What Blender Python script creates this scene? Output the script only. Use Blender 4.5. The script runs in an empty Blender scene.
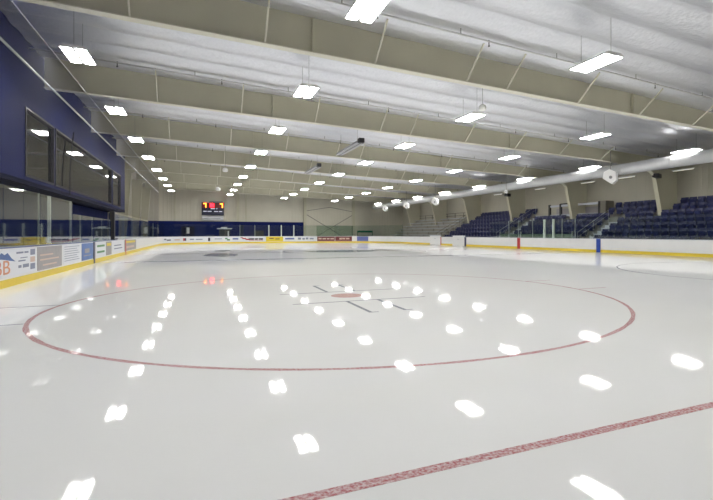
import bpy, bmesh, math, random
from mathutils import Vector, Matrix
random.seed(7)
S = bpy.context.scene
COL = S.collection
PI = math.pi
CH = 1.118                                   # eye height above the ice
FOC, PX, PY = 463.0, 405.0, 234.0
PSI = math.atan(204 / 463)                   # heading, to the right of the rink's long axis
LX, RX, FY = -3.72, 22.2, 59.6               # rink edges: left boards, right boards, far boards
CR = 8.5                                     # corner radius

def ang(x): return PSI + math.atan((x - PX) / FOC)
def leftY(x): return LX / math.tan(ang(x))
def rightY(x, X=RX): return X / math.tan(ang(x))
def farX(x, Y=FY): return Y * math.tan(ang(x))
ORD = ['zeroth', 'first', 'second', 'third', 'fourth', 'fifth', 'sixth', 'seventh', 'eighth', 'ninth', 'tenth', 'eleventh',
       'twelfth', 'thirteenth', 'fourteenth', 'fifteenth', 'sixteenth', 'seventeenth', 'eighteenth', 'nineteenth', 'twentieth']

# ------------------------------------------------------------------ materials
def lin(c):
    return tuple(((v / 255) / 12.92 if v / 255 <= .04045 else ((v / 255 + .055) / 1.055) ** 2.4) for v in c) + (1,)

def mat(name, rgb, rough=.5, metal=0, spec=.5, var=0, vscale=4, bump=0, bscale=20, stretch=None, coat=0):
    m = bpy.data.materials.new(name); m.use_nodes = True
    nt = m.node_tree; b = nt.nodes['Principled BSDF']
    c = lin(rgb)
    b.inputs['Base Color'].default_value = c
    b.inputs['Roughness'].default_value = rough
    b.inputs['Metallic'].default_value = metal
    b.inputs['Specular IOR Level'].default_value = spec
    b.inputs['Coat Weight'].default_value = coat
    tc = nt.nodes.new('ShaderNodeTexCoord'); mp = nt.nodes.new('ShaderNodeMapping')
    nt.links.new(tc.outputs['Object'], mp.inputs['Vector'])
    if stretch: mp.inputs['Scale'].default_value = stretch
    if var:
        n = nt.nodes.new('ShaderNodeTexNoise'); n.inputs['Scale'].default_value = vscale; n.inputs['Detail'].default_value = 4
        nt.links.new(mp.outputs[0], n.inputs['Vector'])
        r = nt.nodes.new('ShaderNodeMapRange'); r.inputs['From Min'].default_value = .3; r.inputs['From Max'].default_value = .7
        r.inputs['To Min'].default_value = 1 - var; r.inputs['To Max'].default_value = 1 + var
        nt.links.new(n.outputs['Fac'], r.inputs['Value'])
        mx = nt.nodes.new('ShaderNodeVectorMath'); mx.operation = 'SCALE'; mx.inputs[0].default_value = c[:3]
        nt.links.new(r.outputs[0], mx.inputs['Scale']); nt.links.new(mx.outputs[0], b.inputs['Base Color'])
    if bump:
        n = nt.nodes.new('ShaderNodeTexNoise'); n.inputs['Scale'].default_value = bscale; n.inputs['Detail'].default_value = 3
        nt.links.new(mp.outputs[0], n.inputs['Vector'])
        bp = nt.nodes.new('ShaderNodeBump'); bp.inputs['Strength'].default_value = bump; bp.inputs['Distance'].default_value = .02
        nt.links.new(n.outputs['Fac'], bp.inputs['Height']); nt.links.new(bp.outputs[0], b.inputs['Normal'])
    return m

def emit(name, rgb, strength):
    m = bpy.data.materials.new(name); m.use_nodes = True
    b = m.node_tree.nodes['Principled BSDF']
    b.inputs['Base Color'].default_value = lin(rgb)
    b.inputs['Emission Color'].default_value = lin(rgb); b.inputs['Emission Strength'].default_value = strength
    return m

def ice_mat(name, rgb, wear=0.0, base=(214, 214, 213)):
    """frozen surface: pale body under a smooth wet film; wear lets the paint break up"""
    m = bpy.data.materials.new(name); m.use_nodes = True
    nt = m.node_tree; b = nt.nodes['Principled BSDF']; L = nt.links
    tc = nt.nodes.new('ShaderNodeTexCoord')
    n1 = nt.nodes.new('ShaderNodeTexNoise'); n1.inputs['Scale'].default_value = .35; n1.inputs['Detail'].default_value = 4
    L.new(tc.outputs['Object'], n1.inputs['Vector'])
    r = nt.nodes.new('ShaderNodeMapRange'); r.inputs['To Min'].default_value = .97; r.inputs['To Max'].default_value = 1.03
    L.new(n1.outputs['Fac'], r.inputs['Value'])
    mixc = nt.nodes.new('ShaderNodeMix'); mixc.data_type = 'RGBA'
    mixc.inputs['A'].default_value = lin(rgb); mixc.inputs['B'].default_value = lin(base)
    if wear:
        n2 = nt.nodes.new('ShaderNodeTexNoise'); n2.inputs['Scale'].default_value = 55; n2.inputs['Detail'].default_value = 5
        L.new(tc.outputs['Object'], n2.inputs['Vector'])
        r2 = nt.nodes.new('ShaderNodeMapRange'); r2.inputs['From Min'].default_value = .35; r2.inputs['From Max'].default_value = .7
        r2.inputs['To Min'].default_value = 0; r2.inputs['To Max'].default_value = wear
        L.new(n2.outputs['Fac'], r2.inputs['Value']); L.new(r2.outputs[0], mixc.inputs['Factor'])
    else:
        mixc.inputs['Factor'].default_value = 0
    v = nt.nodes.new('ShaderNodeVectorMath'); v.operation = 'SCALE'
    L.new(mixc.outputs['Result'], v.inputs[0]); L.new(r.outputs[0], v.inputs['Scale'])
    L.new(v.outputs[0], b.inputs['Base Color'])
    b.inputs['Roughness'].default_value = .12
    b.inputs['Specular IOR Level'].default_value = .22
    b.inputs['IOR'].default_value = 1.34
    # long faint skate and resurfacing streaks plus soft waviness
    mp = nt.nodes.new('ShaderNodeMapping'); mp.inputs['Scale'].default_value = (9, 1.2, 1); mp.inputs['Rotation'].default_value = (0, 0, .5)
    L.new(tc.outputs['Object'], mp.inputs['Vector'])
    n3 = nt.nodes.new('ShaderNodeTexNoise'); n3.inputs['Scale'].default_value = 2.5; n3.inputs['Detail'].default_value = 5
    L.new(mp.outputs[0], n3.inputs['Vector'])
    bp = nt.nodes.new('ShaderNodeBump'); bp.inputs['Strength'].default_value = .05; bp.inputs['Distance'].default_value = .004
    L.new(n3.outputs['Fac'], bp.inputs['Height']); L.new(bp.outputs[0], b.inputs['Normal'])
    rr = nt.nodes.new('ShaderNodeMapRange'); rr.inputs['To Min'].default_value = .028; rr.inputs['To Max'].default_value = .045
    L.new(n1.outputs['Fac'], rr.inputs['Value']); L.new(rr.outputs[0], b.inputs['Roughness'])
    # part of the sheet is finely frosted, the rest a smooth wet film
    f = nt.nodes.new('ShaderNodeBsdfPrincipled'); L.new(v.outputs[0], f.inputs['Base Color']); f.inputs['Roughness'].default_value = .6
    f.inputs['Specular IOR Level'].default_value = 0; f.inputs['IOR'].default_value = 1.34; L.new(bp.outputs[0], f.inputs['Normal'])
    mx = nt.nodes.new('ShaderNodeMixShader'); mx.inputs[0].default_value = .2
    out = [q for q in nt.nodes if q.type == 'OUTPUT_MATERIAL'][0]
    L.new(b.outputs[0], mx.inputs[1]); L.new(f.outputs[0], mx.inputs[2]); L.new(mx.outputs[0], out.inputs[0])
    return m

def ribbed(name, rgb, axis, pitch=.3, strength=.5):
    """vertical ribbed metal cladding"""
    m = mat(name, rgb, .5, var=.04, vscale=.7)
    nt = m.node_tree; b = nt.nodes['Principled BSDF']; L = nt.links
    tc = nt.nodes.new('ShaderNodeTexCoord'); sp = nt.nodes.new('ShaderNodeSeparateXYZ'); L.new(tc.outputs['Object'], sp.inputs[0])
    d = nt.nodes.new('ShaderNodeMath'); d.operation = 'MULTIPLY'; d.inputs[1].default_value = 2 * PI / pitch
    L.new(sp.outputs[axis], d.inputs[0])
    s = nt.nodes.new('ShaderNodeMath'); s.operation = 'SINE'; L.new(d.outputs[0], s.inputs[0])
    p = nt.nodes.new('ShaderNodeMath'); p.operation = 'SMOOTH_MAX'; p.inputs[1].default_value = .55; p.inputs[2].default_value = .2
    L.new(s.outputs[0], p.inputs[0])
    bp = nt.nodes.new('ShaderNodeBump'); bp.inputs['Strength'].default_value = strength; bp.inputs['Distance'].default_value = .06
    L.new(p.outputs[0], bp.inputs['Height']); L.new(bp.outputs[0], b.inputs['Normal'])
    return m

def glass(name, tint=(240, 246, 243), refl=1.0, dark=1.0):
    """clear sheet: passes light straight through, reflects by angle"""
    m = bpy.data.materials.new(name); m.use_nodes = True
    nt = m.node_tree; L = nt.links
    for n in list(nt.nodes):
        if n.type != 'OUTPUT_MATERIAL': nt.nodes.remove(n)
    out = [n for n in nt.nodes if n.type == 'OUTPUT_MATERIAL'][0]
    t = nt.nodes.new('ShaderNodeBsdfTransparent'); c = lin(tint); t.inputs[0].default_value = (c[0] * dark, c[1] * dark, c[2] * dark, 1)
    g = nt.nodes.new('ShaderNodeBsdfGlossy'); g.inputs['Roughness'].default_value = .03; g.inputs[0].default_value = (.9, .9, .9, 1)
    f = nt.nodes.new('ShaderNodeLayerWeight'); f.inputs['Blend'].default_value = .5
    p = nt.nodes.new('ShaderNodeMath'); p.operation = 'POWER'; p.inputs[1].default_value = 5; L.new(f.outputs['Facing'], p.inputs[0])
    k = nt.nodes.new('ShaderNodeMath'); k.operation = 'MULTIPLY_ADD'; k.inputs[1].default_value = .9; k.inputs[2].default_value = .04 * refl; k.use_clamp = True
    L.new(p.outputs[0], k.inputs[0])
    mx = nt.nodes.new('ShaderNodeMixShader'); L.new(k.outputs[0], mx.inputs[0]); L.new(t.outputs[0], mx.inputs[1]); L.new(g.outputs[0], mx.inputs[2])
    L.new(mx.outputs[0], out.inputs[0])
    return m

def net_mat(name, cover):
    m = bpy.data.materials.new(name); m.use_nodes = True
    nt = m.node_tree; L = nt.links
    b = nt.nodes['Principled BSDF']; b.inputs['Base Color'].default_value = lin((40, 42, 52)); b.inputs['Roughness'].default_value = .9
    t = nt.nodes.new('ShaderNodeBsdfTransparent'); mx = nt.nodes.new('ShaderNodeMixShader'); mx.inputs[0].default_value = cover
    out = [n for n in nt.nodes if n.type == 'OUTPUT_MATERIAL'][0]
    L.new(t.outputs[0], mx.inputs[1]); L.new(b.outputs[0], mx.inputs[2]); L.new(mx.outputs[0], out.inputs[0])
    return m

M = dict(
    ice=ice_mat('ice', (231, 232, 232)),
    red_paint=ice_mat('red_ice_paint', (176, 104, 110), .75, (231, 232, 232)),
    dark_paint=ice_mat('slate_ice_paint', (112, 118, 134), .6, (231, 232, 232)),
    spot_paint=ice_mat('spot_ice_paint', (186, 122, 116), .8, (231, 232, 232)),
    blue_paint=ice_mat('blue_ice_paint', (120, 126, 150), .4, (231, 232, 232)),
    logo_paint=ice_mat('logo_ice_paint', (112, 112, 118), .7, (231, 232, 232)),
    crease_paint=ice_mat('crease_ice_paint', (150, 175, 205), .3, (231, 232, 232)),
    concrete=mat('concrete', (112, 112, 112), .8, var=.08, vscale=1.5),
    tread=mat('concrete_tread', (150, 150, 146), .8, var=.06),
    steel=mat('beige_girder_paint', (196, 192, 170), .55, var=.03, vscale=1),
    flange=mat('pale_flange_paint', (224, 221, 204), .5),
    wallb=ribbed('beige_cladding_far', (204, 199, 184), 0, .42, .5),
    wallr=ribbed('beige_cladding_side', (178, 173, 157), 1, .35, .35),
    blue=mat('navy_wall_paint', (30, 39, 92), .6, spec=.06, var=.05, vscale=.8),
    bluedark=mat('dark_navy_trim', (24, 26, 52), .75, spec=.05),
    white=mat('white_board_plastic', (232, 232, 232), .35, var=.02, vscale=2),
    yellow=mat('yellow_kick_strip', (226, 200, 62), .4, var=.03),
    bluestripe=mat('blue_stripe', (32, 66, 160), .4),
    navystripe=mat('navy_stripe', (36, 44, 84), .4),
    redstripe=mat('red_stripe', (186, 40, 46), .4),
    cap=mat('slate_blue_cap', (92, 106, 150), .45),
    capw=mat('pale_cap', (196, 200, 210), .45),
    alu=mat('aluminium_post', (190, 194, 196), .35, metal=.3),
    black=mat('black_metal', (22, 22, 26), .5),
    darkg=mat('dark_grey', (58, 58, 62), .6),
    grey=mat('mid_grey', (128, 128, 130), .6),
    seat=mat('navy_seat_plastic', (24, 32, 80), .38, spec=.5),
    duct=mat('galvanised_duct', (204, 205, 207), .4, metal=.3, var=.06, vscale=1.2),
    lampbody=mat('white_lamp_housing', (225, 225, 225), .5),
    wire=mat('wire_grey', (120, 120, 118), .5),
    bench=mat('bleacher_beige', (170, 167, 154), .6),
    pipe=mat('sprinkler_pipe_paint', (214, 214, 212), .45),
    spk=mat('white_speaker', (250, 250, 248), .5),
    heater=mat('heater_grey', (176, 176, 182), .4, metal=.2),
    glass=glass('clear_rink_glass', (244, 249, 246), 1.0),
    win=glass('dark_window_glass', (150, 155, 150), 5.0, .35),
    net=net_mat('black_netting', .13),
    lamp=emit('fluorescent_diffuser', (255, 253, 248), 62),
    tube=emit('weak_tube', (240, 238, 226), .6),
    ledred=emit('red_led', (255, 40, 60), 6),
    ledorange=emit('orange_led', (255, 150, 50), 6),
    ledwhite=emit('white_legend', (200, 200, 220), .5),
    scoreb=mat('scoreboard_navy', (28, 30, 62), .4),
    scorered=mat('scoreboard_dark_red', (120, 22, 28), .4),
    sign=mat('pale_sign', (205, 205, 210), .5),
    wood=mat('brown_wood', (96, 62, 44), .6, var=.1),
    green=mat('dark_green', (40, 104, 78), .6),
    adgrey=mat('advert_grey', (158, 154, 156), .5, var=.06, vscale=5),
    adwhite=mat('advert_white', (226, 228, 234), .45),
    adblue=mat('advert_blue', (84, 118, 178), .45, var=.12, vscale=5),
    adorange=mat('advert_orange', (212, 146, 112), .5),
    admount=mat('advert_mountain_blue', (76, 104, 158), .5, var=.2, vscale=4),
    adyellow=mat('advert_yellow', (224, 200, 60), .5),
    admaroon=mat('advert_maroon', (112, 52, 56), .5),
    adpale=mat('advert_pale_ink', (206, 182, 170), .5),
    adgreen=mat('advert_green', (84, 140, 92), .5),
    adink=mat('advert_grey_ink', (128, 134, 156), .5),
    adviolet=mat('advert_violet_blue', (98, 108, 172), .5),
    adred=mat('advert_red', (178, 50, 62), .5),
    addark=mat('advert_dark_ink', (54, 50, 66), .5),
    room=mat('lounge_wall', (120, 116, 104), .8),
)

# insulation facing: shiny white vinyl with creases
def ceil_mat():
    m = mat('vinyl_faced_insulation', (226, 227, 232), .36, metal=.75)
    nt = m.node_tree; b = nt.nodes['Principled BSDF']; L = nt.links
    tc = nt.nodes.new('ShaderNodeTexCoord')
    mp = nt.nodes.new('ShaderNodeMapping'); mp.inputs['Scale'].default_value = (1.2, 5, 1); mp.inputs['Rotation'].default_value = (0, 0, .9)
    L.new(tc.outputs['Object'], mp.inputs['Vector'])
    n = nt.nodes.new('ShaderNodeTexNoise'); n.inputs['Scale'].default_value = 1.6; n.inputs['Detail'].default_value = 6
    L.new(mp.outputs[0], n.inputs['Vector'])
    v = nt.nodes.new('ShaderNodeTexVoronoi'); v.inputs['Scale'].default_value = 9
    L.new(tc.outputs['Object'], v.inputs['Vector'])
    a = nt.nodes.new('ShaderNodeMath'); a.operation = 'MULTIPLY_ADD'; a.inputs[1].default_value = .25
    L.new(v.outputs['Distance'], a.inputs[0]); L.new(n.outputs['Fac'], a.inputs[2])
    bp = nt.nodes.new('ShaderNodeBump'); bp.inputs['Strength'].default_value = .5; bp.inputs['Distance'].default_value = .05
    L.new(a.outputs[0], bp.inputs['Height']); L.new(bp.outputs[0], b.inputs['Normal'])
    return m
M['ceil'] = ceil_mat()

# ------------------------------------------------------------------ mesh helpers
class MB:
    def __init__(s): s.v = []; s.f = []
    def box(s, x0, x1, y0, y1, z0, z1):
        i = len(s.v)
        s.v += [(x, y, z) for z in (z0, z1) for y in (y0, y1) for x in (x0, x1)]
        s.f += [tuple(i + k for k in q) for q in ((0, 2, 3, 1), (4, 5, 7, 6), (0, 1, 5, 4), (2, 6, 7, 3), (0, 4, 6, 2), (1, 3, 7, 5))]
        return s
    def obox(s, c, u, v, w):       # centre and three half-axis vectors
        i = len(s.v); c, u, v, w = map(Vector, (c, u, v, w))
        s.v += [tuple(c + a * u + b * v + d * w) for d in (-1, 1) for b in (-1, 1) for a in (-1, 1)]
        s.f += [tuple(i + k for k in q) for q in ((0, 2, 3, 1), (4, 5, 7, 6), (0, 1, 5, 4), (2, 6, 7, 3), (0, 4, 6, 2), (1, 3, 7, 5))]
        return s
    def tube(s, p, q, r, n=8, r2=None):
        p, q = Vector(p), Vector(q); d = (q - p).normalized(); r2 = r if r2 is None else r2
        a = d.orthogonal().normalized(); b = d.cross(a); i = len(s.v)
        for c, rr in ((p, r), (q, r2)):
            for k in range(n):
                t = 2 * PI * k / n; s.v.append(tuple(c + a * math.cos(t) * rr + b * math.sin(t) * rr))
        for k in range(n): s.f.append((i + k, i + (k + 1) % n, i + n + (k + 1) % n, i + n + k))
        s.f.append(tuple(i + n - 1 - k for k in range(n))); s.f.append(tuple(i + n + k for k in range(n)))
        return s
    def path(s, pts, r, n=6):
        for a, b in zip(pts, pts[1:]): s.tube(a, b, r, n)
        return s
    def prism(s, poly, axis, a0, a1):   # poly in the two other axes, extruded along axis
        i = len(s.v); n = len(poly)
        for a in (a0, a1):
            for (p, q) in poly: s.v.append({'x': (a, p, q), 'y': (p, a, q), 'z': (p, q, a)}[axis])
        for k in range(n): s.f.append((i + k, i + (k + 1) % n, i + n + (k + 1) % n, i + n + k))
        s.f.append(tuple(i + n - 1 - k for k in range(n))); s.f.append(tuple(i + n + k for k in range(n)))
        return s
    def strip(s, path, t0, t1, z0, z1):   # wall following a 2-D path; offsets t0..t1 along its left normal
        i = len(s.v); n = len(path)
        for k, p in enumerate(path):
            a = Vector(path[max(k - 1, 0)]); b = Vector(path[min(k + 1, n - 1)]); d = (b - a).normalized(); nn = Vector((-d.y, d.x))
            for t, z in ((t0, z0), (t1, z0), (t1, z1), (t0, z1)): s.v.append((p[0] + nn.x * t, p[1] + nn.y * t, z))
        for k in range(n - 1):
            for j in range(4):
                s.f.append((i + 4 * k + j, i + 4 * k + (j + 1) % 4, i + 4 * k + 4 + (j + 1) % 4, i + 4 * k + 4 + j))
        s.f.append((i, i + 3, i + 2, i + 1)); e = i + 4 * (n - 1); s.f.append((e, e + 1, e + 2, e + 3))
        return s
    def build(s, name, m, parent=None, bevel=0, smooth=False, off=(0, 0, 0)):
        me = bpy.data.meshes.new(name)
        me.from_pydata([tuple(Vector(v) - Vector(off)) for v in s.v], [], s.f)
        bm = bmesh.new(); bm.from_mesh(me); bmesh.ops.recalc_face_normals(bm, faces=bm.faces)
        if bevel: bmesh.ops.bevel(bm, geom=list(bm.edges), offset=bevel, segments=2, affect='EDGES')
        bm.to_mesh(me); bm.free()
        if smooth:
            for p in me.polygons: p.use_smooth = True
        me.materials.append(M[m] if isinstance(m, str) else m)
        o = bpy.data.objects.new(name, me); COL.objects.link(o)
        if parent: o.parent = parent
        elif any(off): o.location = off
        return o

def tag(o, label, cat, group=None, kind=None):
    if label: o['label'] = label
    if cat: o['category'] = cat
    if group: o['group'] = group
    if kind: o['kind'] = kind
    return o
def struct(o, label=None):
    o['kind'] = 'structure'
    if label: o['label'] = label
    return o
def thing(name, label, cat, loc=(0, 0, 0), group=None, rz=0):
    o = bpy.data.objects.new(name, None); COL.objects.link(o); o.location = loc; o.rotation_euler = (0, 0, rz); o.empty_display_size = .2
    return tag(o, label, cat, group)
def kids(o): return [c for c in o.children]
def dup(root, loc, label=None, group=None):
    def rec(o, par):
        c = o.copy(); COL.objects.link(c)
        if par: c.parent = par
        for ch in list(o.children): rec(ch, c)
        return c
    r = rec(root, None); r.location = loc
    if label: r['label'] = label
    if group: r['group'] = group
    return r

def text_mesh(body, size, m, parent, mw, depth=.002, name='lettering'):
    cu = bpy.data.curves.new(name, 'FONT'); cu.body = body; cu.size = size; cu.extrude = depth; cu.align_x = 'CENTER'; cu.align_y = 'CENTER'
    t = bpy.data.objects.new('tmp', cu); COL.objects.link(t)
    bpy.context.view_layer.update()
    me = bpy.data.meshes.new_from_object(t.evaluated_get(bpy.context.evaluated_depsgraph_get()))
    bpy.data.objects.remove(t); me.transform(mw); me.materials.clear(); me.materials.append(M[m])
    o = bpy.data.objects.new(name, me); COL.objects.link(o)
    if parent: o.parent = parent
    return o

# ------------------------------------------------------------------ roof lines
def zc(X): return 5.9 + CH - .048 * X            # insulation underside
def zb(X): return 4.95 + CH - .033 * X           # girder bottom flange
WL, WR, WF, WN = -6.0, 27.6, 63.6, -6.0          # building walls
BX, BL = -5.0, -9.5                              # lounge front and back
BY = 38.5                                        # lounge far end
GY = [4.9 + 7.5 * k for k in range(8)]

# ------------------------------------------------------------------ floor and ice
def rink_outline(inset=0, n=14):
    p = []
    cs = [((RX - CR, FY - CR), 0), ((LX + CR, FY - CR), PI / 2), ((LX + CR, -1.4 + CR), PI), ((RX - CR, -1.4 + CR), 1.5 * PI)]
    for (cx, cy), a0 in cs:
        for k in range(n + 1):
            a = a0 + PI / 2 * k / n; p.append((cx + (CR - inset) * math.cos(a), cy + (CR - inset) * math.sin(a)))
    return p
mb = MB(); mb.box(BL - .3, WR + .3, WN - .3, WF + .3, -.35, -.03)
struct(mb.build('floor', 'concrete'), 'concrete slab around the rink')
mb = MB(); mb.prism(rink_outline(-.02), 'z', -.03, 0)
ice = struct(mb.build('floor', 'ice'), 'glossy pale grey ice sheet')

def flat(fn_pts, m, name, z=.0012, label=None):
    mb = MB(); mb.prism(fn_pts, 'z', z - .001, z); o = mb.build(name, m, ice)
    if label: o['label'] = label
    return o
def ring(cx, cy, R, w, m, name, a0=0, a1=2 * PI, n=160, label=None, z=.0012):
    me = MB()
    for k in range(n + 1):
        a = a0 + (a1 - a0) * k / n; ww = w * (1 + .12 * math.sin(a * 37) + .08 * math.sin(a * 91))
        for r in (R - ww / 2, R + ww / 2): me.v.append((cx + r * math.cos(a), cy + r * math.sin(a), z))
    for k in range(n): me.f.append((2 * k, 2 * k + 1, 2 * k + 3, 2 * k + 2))
    o = me.build(name, m, ice)
    if label: o['label'] = label
    return o
def rect(x0, x1, y0, y1, m, name, label=None, z=.0012): return flat([(x0, y0), (x1, y0), (x1, y1), (x0, y1)], m, name, z, label)
C1 = (2.5, 8.06)
ring(*C1, 4.57, .056, 'red_paint', 'face_off_circle', label='worn red face-off circle nearest the camera')
flat([(2.43 + .29 * math.cos(a * PI / 16), 8.13 + .29 * math.sin(a * PI / 16)) for a in range(32)], 'spot_paint', 'face_off_spot', label='faded red face-off spot')
for sy in (-1, 1):
    y = 8.08 + sy * .65
    rect(1.33, 3.66, y - .025, y + .025, 'dark_paint', 'restraining_line')
    for sx in (-1, 1):
        x = 2.49 + sx * .27
        rect(x - .03, x + .03, min(y, y + sy * 1.18), max(y, y + sy * 1.18), 'dark_paint', 'hash_mark')
        rect(x - .03, x + .12, y + sy * 1.18 - .02, y + sy * 1.18 + .02, 'dark_paint', 'hash_mark')
for x0, x1 in ((-2.85, -2.02), (7.02, 7.75)):
    for y in (7.17, 8.85): rect(x0, x1, y - .02, y + .02, 'dark_paint' if x0 < 0 else 'red_paint', 'hash_mark')
rect(LX + .2, RX - .2, 1.93, 1.995, 'red_paint', 'goal_line', 'worn red goal line in the foreground')
C2 = (15.95, 8.06)
ring(*C2, 4.57, .05, 'dark_paint', 'face_off_circle')
for y in (21.2, 36.6): rect(LX, RX, y - .15, y + .15, 'blue_paint', 'blue_line')
rect(LX, RX, 28.75, 29.05, 'red_paint', 'centre_line')
ring(9.24, 28.9, 4.57, .06, 'blue_paint', 'face_off_circle')
for cx in (2.5, 15.95): ring(cx, 50.1, 4.57, .06, 'red_paint', 'face_off_circle')
rect(LX + 1.5, RX - 1.5, 56.1, 56.2, 'red_paint', 'goal_line')
def blob(cx, cy, a, b, m, label):
    flat([(cx + a * math.cos(t * PI / 20) * (1 + .06 * math.sin(t * 1.7)), cy + b * math.sin(t * PI / 20) * (1 + .1 * math.sin(t * 1.1))) for t in range(40)], m, 'ice_logo', label=label)
blob(.95, 26.6, .85, 2.0, 'logo_paint', 'dark oval advert frozen in the ice')
blob(1.3, 33.5, .5, 1.6, 'logo_paint', 'small dark smudged advert frozen in the ice')
blob(8.4, 29.4, 2.3, 1.9, 'blue_paint', 'blue grey centre ice emblem')
blob(12.4, 30.3, 1.6, 1.1, 'logo_paint', 'dark advert right of the centre emblem')

# ------------------------------------------------------------------ shell
mb = MB()                                           # ceiling, scalloped between its seams
ys = []; y = WN - .3
while y < WF + .3: ys.append(y); y += .15
xs = [BL - .3 + (WR + .6 - BL) * k / 46 for k in range(47)]
for y in ys:
    u = ((y - 4.9) / 1.25) % 1.0
    for x in xs: mb.v.append((x, y, zc(x) + .10 - .19 * math.sin(PI * u) ** .7 + .012 * math.sin(x * 2.3 + y)))
n = len(xs)
for j in range(len(ys) - 1):
    for i in range(n - 1): a = j * n + i; mb.f.append((a, a + 1, a + n + 1, a + n))
struct(mb.build('ceiling', 'ceil', smooth=True), 'shiny white insulation facing under the roof')
mb = MB(); mb.prism([(BL - .3, 7.6), (WR + .3, 6.2), (WR + .3, 6.4), (BL - .3, 7.8)], 'y', WN - .3, WF + .3)
struct(mb.build('ceiling', 'grey'), 'roof sheet above the insulation')
H = 7.7
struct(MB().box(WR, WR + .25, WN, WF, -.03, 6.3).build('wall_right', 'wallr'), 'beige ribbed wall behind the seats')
struct(MB().box(WL - .25, WR + .25, WF, WF + .25, -.03, 7.45).build('wall_far', 'wallb'), 'beige ribbed end wall')
struct(MB().box(BL - .25, WR + .25, WN - .25, WN, -.03, 7.6).build('wall_near', 'wallb'))
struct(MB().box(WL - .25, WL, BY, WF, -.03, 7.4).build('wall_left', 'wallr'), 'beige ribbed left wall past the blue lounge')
struct(MB().box(BL - .25, BL, WN, BY, -.03, 7.6).build('wall_left', 'room'), 'back wall of the lounge')
struct(MB().box(BL, WL - .25, BY - .2, BY, -.03, 7.5).build('wall_left', 'room'))
# navy wainscots
struct(MB().box(WL, farX(304, WF), WF - .08, WF, -.03, 2.72).build('wall_far', 'blue'), 'navy lower panel of the end wall')
struct(MB().box(WL, WL + .08, BY, WF - .08, -.03, 2.62).build('wall_left', 'blue'), 'navy lower panel of the left wall')
struct(MB().box(-6.25, -6.05, WN, BY, -.03, 1.66 + CH).build('wall_left', 'blue'), 'navy wall under the lounge')
# lounge: floor slab, front wall with window openings, end return
ZS = 1.68 + CH; ZW0, ZW1 = 1.80 + CH, 3.97 + CH; ZT = 6.1 + CH
wy = [17.9, 20.95, 21.15, 33.0, 33.45, 36.5]
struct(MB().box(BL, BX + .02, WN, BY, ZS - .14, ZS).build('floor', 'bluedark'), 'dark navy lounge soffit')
mb = MB()
mb.box(BX - .15, BX, WN, BY, ZS, ZW0); mb.box(BX - .15, BX, WN, BY, ZW1, ZT)
mb.box(BX - .15, BX, WN, wy[0], ZW0, ZW1); mb.box(BX - .15, BX, wy[5], BY, ZW0, ZW1)
mb.box(BX - .15, BX, wy[1], wy[2], ZW0, ZW1); mb.box(BX - .15, BX, wy[3], wy[4], ZW0, ZW1)
struct(mb.build('wall_left', 'blue'), 'navy lounge wall overhanging the boards')
struct(MB().box(WL - .25, BX, BY - .15, BY, ZS, ZT).build('wall_left', 'blue'), 'end of the navy lounge wall')
for k in range(3):
    a, b = wy[2 * k], wy[2 * k + 1]; w = MB(); t = .07
    for (y0, y1, z0, z1) in ((a, a + t, ZW0, ZW1), (b - t, b, ZW0, ZW1), (a + t, b - t, ZW0, ZW0 + t), (a + t, b - t, ZW1 - t, ZW1)):
        w.box(BX - .12, BX + .03, y0, y1, z0, z1)
    o = struct(w.build('window_%d' % (k + 1), 'black')); o['label'] = ['near', 'long middle', 'narrow far'][k] + ' window of the lounge'
    p = MB().box(BX - .08, BX - .06, a + t, b - t, ZW0 + t, ZW1 - t).build('pane', 'win', o)
# things glimpsed in the lounge
t = thing('armchair', 'brown armchair glimpsed behind the near lounge window', 'chair', (-6.0, 19.4, ZS))
MB().box(-.35, .35, -.35, .35, .2, .5).build('seat', 'wood', t, .03); MB().box(-.38, -.22, -.35, .35, .5, 1.0).build('backrest', 'wood', t, .03)
for s in (-1, 1): MB().box(-.35, .35, s * .4 - .06, s * .4 + .06, .1, .68).build('armrest', 'wood', t, .02)
for a in (-.3, .3):
    for b in (-.3, .3): MB().box(a - .03, a + .03, b - .03, b + .03, 0, .2).build('leg', 'black', t)
# end-wall and side-wall lettering-free trims
for k, (x, w) in enumerate(((175, .1), (238, .3), (246, .12), (305, .35), (353.5, .35))):
    X = farX(x, WF - .2)
    struct(MB().box(X - w / 2, X + w / 2, WF - .3, WF - .005, 2.72 if x < 304 else -.03, zc(X) - .05).build('trim_%d' % (k + 2), 'steel'), 'steel post on the end wall')
t = thing('cross_bracing', 'thin crossed rods on the beige end wall right of the navy panel', 'bracing')
xa, xb = farX(307, WF - .2), farX(352, WF - .2)
for (z0, z1) in ((-.03, 3.75), (3.75, -.03)): MB().tube((xa, WF - .12, z0), (xb, WF - .12, z1), .03, 6).build('rod', 'darkg', t)
MB().path([(xa, WF - .12, 4.3), ((xa + xb) / 2, WF - .12, 4.85), (xb, WF - .12, 4.3)], .025, 6).build('strut', 'darkg', t)

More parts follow.
